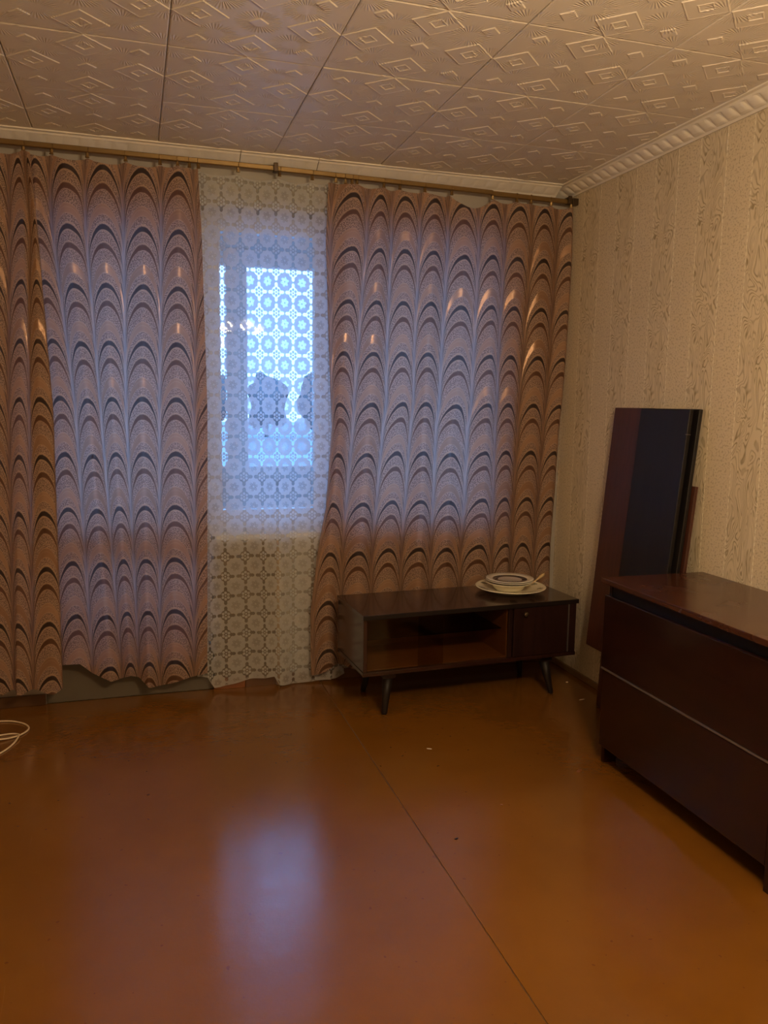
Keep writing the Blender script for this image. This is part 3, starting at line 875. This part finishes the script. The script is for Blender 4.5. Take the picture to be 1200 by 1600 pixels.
bm = lathe([(0, -0.0035), (0.010, -0.003), (0.016, 0.0), (0.0165, 0.001), (0.010, -0.001), (0, -0.0015)], 20)
for v in bm.verts: v.co.x *= 1.35
bmesh.ops.transform(bm, matrix=Matrix.Translation(sdir(0.18) + Vector((0, 0, .003))) @ Matrix.Rotation(0.42, 4, 'Z') @ Matrix.Rotation(-0.16, 4, 'Y'), verts=bm.verts)
obj('bowl', bm, SPOON, sp, True)

# ------------------------------------------------------------------ chest by the right wall
ch = thing('chest', 'long glossy dark red-brown wooden chest against the right wall', 'chest', (1.95, 2.2, 0.0))
CY0, CY1, CX0, CX1 = 1.735, 2.650, 1.72, 2.170
def cp(name, lo, hi, mat, bev=0.003): return obj(name, B(lo, hi, bev, 2), mat, ch)
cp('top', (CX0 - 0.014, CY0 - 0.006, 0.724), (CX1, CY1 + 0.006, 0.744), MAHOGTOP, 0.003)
cp('under_top_rail', (CX0 + 0.022, CY0 + 0.02, 0.672), (CX0 + 0.04, CY1 - 0.02, 0.724), EDGE)
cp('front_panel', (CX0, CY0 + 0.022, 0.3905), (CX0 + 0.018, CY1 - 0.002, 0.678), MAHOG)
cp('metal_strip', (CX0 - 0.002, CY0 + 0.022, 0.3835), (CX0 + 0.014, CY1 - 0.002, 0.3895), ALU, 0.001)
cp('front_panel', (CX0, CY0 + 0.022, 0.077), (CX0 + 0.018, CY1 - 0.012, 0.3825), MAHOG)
for y0, y1 in ((CY0, CY0 + 0.02), (CY1 - 0.022, CY1 - 0.004)):
    bm = bmesh.new(); pts = [(CX0 + 0.019, 0.08), (CX0 + 0.019, 0.0), (CX0 + 0.075, 0.0), (CX0 + 0.085, 0.045), (CX1 - 0.085, 0.045), (CX1 - 0.075, 0.0), (CX1 - 0.008, 0.0), (CX1 - 0.008, 0.7235), (CX0 + 0.019, 0.7235)]
    if y0 < 2: pts[0] = (CX0 + 0.001, 0.08); pts[1] = (CX0 + 0.001, 0.0); pts[8] = (CX0 + 0.001, 0.7)
    a = [bm.verts.new((x, y0, z)) for x, z in pts]; b = [bm.verts.new((x, y1, z)) for x, z in pts]
    bm.faces.new(a); bm.faces.new(b[::-1])
    for i in range(len(pts)): j = (i + 1) % len(pts); bm.faces.new((a[i], b[i], b[j], a[j]))
    obj('side_panel', bm, MAHOG, ch)
cp('back_panel', (CX1 - 0.026, CY0 + 0.021, 0.08), (CX1 - 0.014, CY1 - 0.023, 0.722), MAHOG)
cp('bottom_panel', (CX0 + 0.022, CY0 + 0.021, 0.082), (CX1 - 0.027, CY1 - 0.023, 0.098), MAHOG)

# ------------------------------------------------------------------ boards leaning on the wall behind the chest
def lean(x_bot, x_top, ztop, y0, y1, zb, zt, th, shift=0.0, taper=None):
    """slab leaning on the right wall: plane through x_bot at the floor and x_top at ztop"""
    bm = bmesh.new(); sl = (x_top - x_bot) / ztop
    ya0, ya1 = (y0, y1) if taper is None else taper
    a = math.hypot(1, sl); nx, nz = -1 / a, sl / a
    vs = []
    for (y, z) in ((ya0, zb), (ya1, zb), (y1, zt), (y0, zt)):
        vs.append(Vector((x_bot + sl * z + shift, y, z)))
    f = [bm.verts.new(v) for v in vs]; b = [bm.verts.new(v - Vector((nx, 0, nz)) * th) for v in vs]
    bm.faces.new(f); bm.faces.new(b[::-1])
    for i in range(4): j = (i + 1) % 4; bm.faces.new((f[i], b[i], b[j], f[j]))
    bmesh.ops.recalc_face_normals(bm, faces=bm.faces)
    bmesh.ops.bevel(bm, geom=bm.edges[:], offset=0.0015, segments=1, affect='EDGES')
    return bm


lb = thing('leaning_board', 'tall reddish-brown board leaning on the wall, left of the black board', 'board', (2.05, 3.15, 0.0), 0, 'boards leaning in the corner')
obj('board', lean(2.018, 2.135, 1.393, 2.99, 3.282, 0.268, 1.393, 0.016), MAHOGZ, lb)
obj('foot_board', lean(2.020, 2.135, 1.393, 2.99, 3.225, 0.004, 1.30, 0.016, 0.0175, (2.95, 3.165)), MAHOGZ, lb)
db = tag(obj('leaning_board', lean(1.985, 2.114, 1.392, 2.722, 3.048, 0.003, 1.392, 0.018), BLACKWOOD, None),
         'tall black board leaning in front of the reddish one, behind the chest', 'board', 'boards leaning in the corner')
rb = tag(obj('leaning_board', lean(2.012, 2.142, 1.392, 2.700, 2.93, 0.003, 1.392, 0.016), BLACKWOOD, None),
         'narrow black board edge showing behind the right side of the black board', 'board', 'boards leaning in the corner')
sb = tag(obj('leaning_board', lean(2.034, 2.160, 1.392, 2.683, 2.93, 0.003, 1.085, 0.014), MAHOGZ, None),
         'shorter brown board behind the black boards, its top edge lower', 'board', 'boards leaning in the corner')
db_pin = obj('edge_pin', tube([(2.098, 2.722, 1.291), (2.098, 2.690, 1.291)], 0.0012, 6), ALU, db)

# ------------------------------------------------------------------ cable and crumbs on the floor
pts = [(-0.98, 3.56, .004), (-0.80, 3.66, .004), (-0.66, 3.69, .004), (-0.592, 3.684, .004), (-0.539, 3.669, .004), (-0.488, 3.626, .004), (-0.463, 3.569, .004), (-0.482, 3.512, .0045), (-0.526, 3.477, .006), (-0.58, 3.466, .010), (-0.66, 3.48, .0115), (-0.70, 3.505, .011),
       (-0.66, 3.525, .006), (-0.60, 3.518, .0042), (-0.533, 3.527, .004), (-0.502, 3.517, .004), (-0.491, 3.481, .0105), (-0.506, 3.413, .004), (-0.542, 3.335, .004), (-0.62, 3.26, .004), (-0.75, 3.2, .004)]
tag(obj('cable', tube(spline(pts, 8), 0.0035, 8), CABLE, None, True), 'thin white cable lying in a loop on the floor by the left curtain', 'cable')


def flake(name, x, y, sx_, sy_, h, rz, mat, label, cat):
    rnd = random.Random(int(x * 1000)); bm = bmesh.new(); n = 9
    lo = []; hi = []; mid = bm.verts.new((0, 0, h))
    for i in range(n):
        a = 2 * math.pi * i / n; k = rnd.uniform(0.75, 1.15)
        lo.append(bm.verts.new((math.cos(a) * sx_ * k, math.sin(a) * sy_ * k, 0.0))); hi.append(bm.verts.new((math.cos(a) * sx_ * k * .85, math.sin(a) * sy_ * k * .85, h * 0.8)))
    for i in range(n):
        j = (i + 1) % n; bm.faces.new((lo[i], lo[j], hi[j], hi[i])); bm.faces.new((hi[i], hi[j], mid))
    bm.faces.new(lo[::-1])
    o = obj(name, bm, mat, None); o.location = (x, y, 0.0003); o.rotation_euler = (0, 0, rz)
    return tag(o, label, cat)


flake('paint_chip', 1.607, 2.587, 0.014, 0.008, 0.006, 0.3, BROWNBLOCK, 'brown flake on the floor beside the far leg of the chest', 'crumb')
flake('paper_scrap', 2.02, 3.26, 0.018, 0.004, 0.002, 0.15, CREAMPL, 'pale sliver on the floor at the foot of the leaning boards', 'scrap')
flake('plaster_crumb', 2.076, 3.497, 0.007, 0.004, 0.003, 0.0, CREAMPL, 'small pale crumb on the floor right of the low cabinet, by the wall', 'crumb')
flake('paper_scrap', 1.116, 2.932, 0.012, 0.003, 0.002, -0.5, CREAMPL, 'pale sliver on the open floor in front of the low cabinet', 'scrap')
flake('paint_chip', 0.963, 2.261, 0.007, 0.005, 0.003, 0.3, EDGE, 'dark crumb on the floor just right of the long seam', 'crumb')
flake('paint_chip', 1.202, 2.425, 0.006, 0.004, 0.003, 0.3, BROWNBLOCK, 'tiny brown crumb in the middle of the floor left of the chest', 'crumb')
